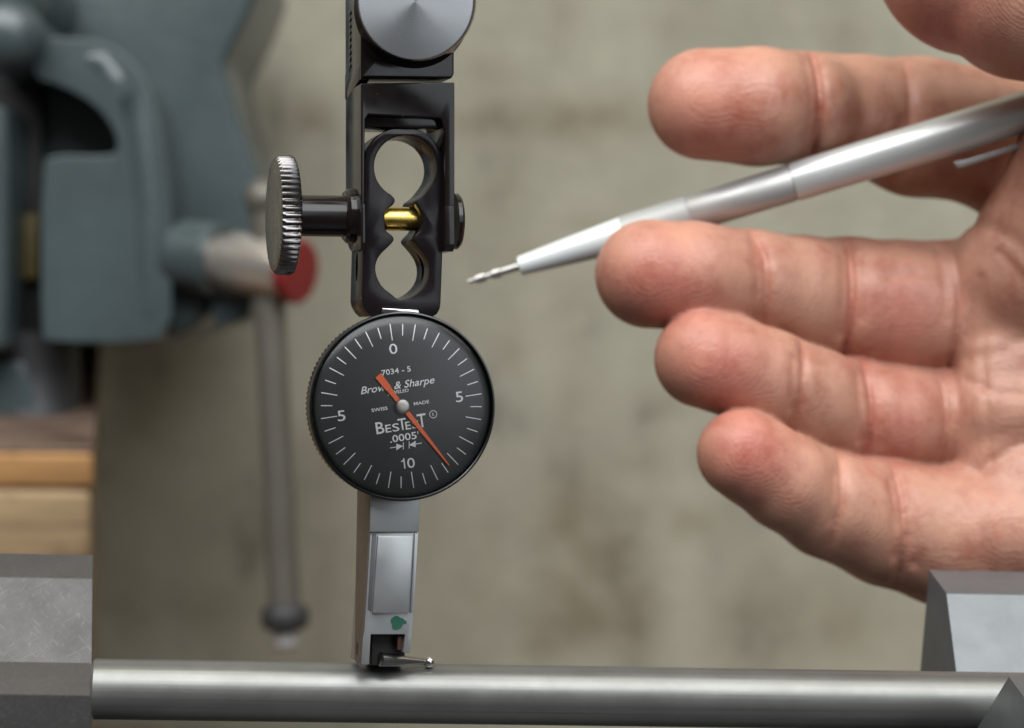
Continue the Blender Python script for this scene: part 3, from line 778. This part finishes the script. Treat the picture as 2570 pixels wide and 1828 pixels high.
def seg(name, prof, m, n=36): b = BM(); lathe(b, prof, (0, 0, 0), (1, 0, 0), n); return obj(name, b, m, pen)
s = S_
seg('lead_sleeve', [(0, 0), (0, .5), (1.8, .6), (2.0, 1.05), (4.2, 1.1), (4.4, .7), (5.8, .72), (6.0, 1.15), (8.0, 1.2), (8.2, .9), (s(1312), .95), (s(1312), 0)], mat('sleeve_steel', (.42, .41, .39), .3, .85), 20)
seg('tip_cone', [(s(1304), 0), (s(1304), 1.9), (s(1306), 2.25), (s(1440), 3.25), (s(1566), 4.1), (s(1567), 0)], M_pwhite)
seg('lower_sleeve', [(s(1565), 3.9), (s(1567), 4.25), (s(1730), 4.35), (s(1732), 4.2)], M_pclear)
seg('grip', [(s(1731), 4.1), (s(1733), 4.22), (s(1985), 4.3), (s(1988), 4.15), (s(1992), 4.15)], M_pgrip)
seg('barrel', [(s(1991), 4.0), (s(1992.5), 4.38), (s(2000), 4.5), (s(2420), 4.62), (s(2700), 4.6), (s(2720), 4.1), (s(2725), 0)], M_psil)
b = BM(); x0 = s(2372); x1 = s(2680)
prism(b, [(x0, -6.2), (x0+.6, -7.7), (x0+2, -7.9), (x1, -7.4), (x1, -6.4), (x0+2.5, -6.6)], -1.8, 1.8, 'y', .2)
prism(b, [(x1-3, -4.2), (x1-3, -7.0), (x1, -7.0), (x1, -4.2)], -1.4, 1.4, 'y', .15)
obj('pocket_clip', b, M_pgrip, pen)

# ================================================================== WOODEN PLANKS UNDER THE VISE
def wood(name, c0, c1):
    m = mat(name, c0, .65); v = coord(m, (4, 60, 60)); n = noise(m, v, 1.6, 6, .65)
    c = ramp(m, n, [(.32, c0), (.5, tuple((a+b_)/2 for a, b_ in zip(c0, c1))), (.66, c1)])
    k = ramp(m, noise(m, coord(m, (12, 30, 40)), 1.3, 5, .7), [(.40, (.36, .30, .24)), (.54, (1, 1, 1))])
    mu = N(m, 'ShaderNodeMix', data_type='RGBA', blend_type='MULTIPLY'); mu.inputs[0].default_value = 1; L(m, c, mu.inputs[6]); L(m, k, mu.inputs[7]); L(m, mu.outputs[2], bsdf(m).inputs['Base Color'])
    bump(m, n, .3, .001); return m
VD = 850.0
def plank(label, y0px, y1px, xr, m, dep0=-18, dep1=150, x0=-330, extra=0):
    a = P(xr, y0px, VD+dep0); z1 = a.z; z0 = P(xr, y1px, VD+dep0).z - extra
    b = BM(); box(b, x0-a.x, 0, 0, dep1, z0-z1, -.4, 2.2, 3)
    o = obj('wooden_plank', b, m); o.location = a*MM; o.rotation_euler.z = R(9); return props(o, label, 'plank', 'planks stacked under the vise')
plank('thin dull brown board directly under the vise, topmost of the stack', 1120, 1136, 236, wood('dull_wood', (0.07, 0.05, 0.038), (0.17, 0.11, 0.08)), -19, 170)
plank('warm orange wooden plank in the middle of the stack', 1137, 1232, 234, wood('orange_wood', (0.16, 0.075, 0.025), (0.42, 0.225, 0.085)), -20, 170)
plank('pale tan wooden plank low in the stack, just above the left V-block', 1233, 1400, 226, wood('pale_wood', (0.12, 0.075, 0.038), (0.37, 0.26, 0.145)), -20, 170, -330, 100)

# ================================================================== BENCH VISE (out of focus)
def hammered(name, base, r):
    m = mat(name, base, r); v = coord(m)
    c = ramp(m, noise(m, v, 22, 5), [(.3, tuple(x*.82 for x in base)), (.7, tuple(x*1.2 for x in base))]); L(m, c, bsdf(m).inputs['Base Color'])
    bump(m, noise(m, v, 160, 4), .2, .001); return m
M_vise = hammered('vise_grey_blue', (0.043, 0.058, 0.062), .29)
M_vdark = hammered('vise_dark', (0.022, 0.022, 0.024), .55)
M_rodg = mat('handle_steel', (0.105, 0.096, 0.080), .42, .25); worn(M_rodg, 60, .35, .5)
M_cap = mat('red_rubber', (0.17, 0.009, 0.010), .55)
VS = Frame(P(300, 500, VD), CROT)
vise = empty('bench_vise', VS, 'big grey bench vise out of focus at left, standing on the stacked planks', 'vise')
def v_(px, py, y=0): return VS.xz(px, py, y)
def VP(pts, y): return [v_(px, py, y) for px, py in pts]
b = BM()
prism(b, VP(chaikin([(-260,-160),(690,-160),(640,10),(572,140),(566,172),(598,285),(648,440),(662,500),(655,590),(610,700),(560,780),(470,835),(300,862),(100,866),(-260,866)], 2), 38), 38, 130, 'y', 5, 3)
obj('body_casting', b, M_vise, vise)
b = BM()
jaw = [(430,850),(430,640),(427,500),(413,390),(395,275),(352,175),(270,100),(95,92),(80,150),(90,200),(150,212),(240,262),(290,330),(296,380),(270,392),(125,388),(104,420),(103,845),(120,858),(300,862)]
prism(b, VP(chaikin(jaw, 1), 0), 0, 60, 'y', 8, 4)
prism(b, VP(chaikin([(380,560),(500,600),(538,690),(534,760),(505,818),(430,852),(300,862),(300,560)], 1), 12), 12, 50, 'y', 5, 3)
tube(b, [(v_(px, py, 5.6)[0], 5.6, v_(px, py, 5.6)[1]) for px, py in ((215,150),(258,158),(300,196),(334,245),(352,310),(363,395),(376,505),(379,640),(379,790))], [5.5, 6.6, 7, 7, 7, 7, 7, 7, 6], 28)  # rounded bead added along the jaw edge to catch a highlight
obj('front_jaw', b, M_vise, vise, 50)
b = BM(); q = v_(20, 90, -5); lathe(b, [(-18, 0), (-17, 8), (-10, 12.5), (40, 13)], (q[0], 0, q[1]), (0, 1, 0), 40)
q = v_(60, 10, 0); lathe(b, [(-14, 0), (-12, 11), (0, 19), (40, 20)], (q[0]-8, 0, q[1]+4), (0, 1, 0), 40)
obj('jaw_boss', b, M_vise, vise, 60)
b = BM(); prism(b, VP([(-120,215),(100,215),(110,840),(-120,840)], 30), 30, 37.5, 'y', 1); obj('recess_shade', b, M_dark, vise)  # black panel painting the shade of the hollow beside the jaw
b = BM(); prism(b, VP([(-150,260),(14,260),(22,420),(14,880),(-150,880)], -6), -6, 60, 'y', 4, 3); obj('rear_jaw', b, M_vise, vise)
b = BM(); prism(b, VP([(44,540),(96,535),(96,700),(44,704)], 24), 24, 34, 'y', 1.5); obj('jaw_pad', b, mat('jaw_pad_ochre', (0.10, 0.075, 0.02), .6), vise)
b = BM(); q = v_(110, 950, 40)
zt_, zb_ = v_(110, 850, 40)[1], v_(110, 1062, 40)[1]
lathe(b, [(zb_-4, 0), (zb_-4, 20), (zb_+3, 20), (zb_+6, 17.6), (zb_+18, 16.8), (zt_+2, 16.6), (zt_+2, 0)], (q[0]-3, 34, 0), (0, 0, 1), 48); obj('swivel_base', b, M_vdark, vise)
b = BM(); prism(b, VP([(-150,930),(60,905),(92,1010),(80,1064),(-150,1064)], 16), 16, 26, 'y', 2, 2); obj('base_lug', b, M_vise, vise)
# screw with the red cap
s0 = VS.loc(540, 652, 2); s1 = VS.loc(757, 684, -15); sd = (s1-s0).normalized(); ln = (s1-s0).length
b = BM(); lathe(b, [(-14, 0), (-14, 12.2), (1, 12.6), (2, 11.5), (2, 0)], s0, sd, 40)
prism(b, VP([(515, 735), (640, 730), (628, 800), (540, 822)], 6), 6, 40, 'y', 2, 2); obj('screw_boss', b, M_vise, vise)
M_scr = mat('screw_steel', (0.60, 0.55, 0.50), 0.25, 0.8)
b = BM(); lathe(b, [(2, 9), (6, 9.2), (8, 10.6), (ln-5, 10.8), (ln-4.5, 10.4), (ln-4.5, 0)], s0, sd, 48); scw = obj('screw_head', b, M_scr, vise)
b = BM(); lathe(b, [(ln-4.6, 10.0), (ln-4.4, 11.0), (ln-1, 11.1), (ln-.1, 10.3), (ln, 9), (ln, 0)], s0, sd, 48); obj('end_cap', b, M_cap, scw)
b = BM(); a = VS.loc(664, 500, -9); c = VS.loc(716, 1552, -8)
tube(b, [a, a.lerp(c, .5), c], [5.3, 5.4, 5.4], 24); hd = obj('handle', b, M_rodg, vise)
b = BM(); bmesh.ops.create_uvsphere(b, u_segments=24, v_segments=16, radius=7.0, matrix=Matrix.Translation(a)); obj('handle_ball', b, M_rodg, hd, None)
b = BM(); d_ = (c-a).normalized(); lathe(b, [(-5, 5.4), (-4, 7.4), (-2, 8.3), (1.5, 8.3), (3.4, 7.2), (4.2, 5.0), (4.2, 0)], c, d_, 32); obj('handle_ring', b, M_vdark, hd)
b = BM(); lathe(b, [(4, 4.6), (9.0, 4.6), (10.6, 3.4), (11, 0)], c, d_, 32); obj('handle_tip', b, mat('tip_steel', (.42, .41, .42), .4, .5), hd)
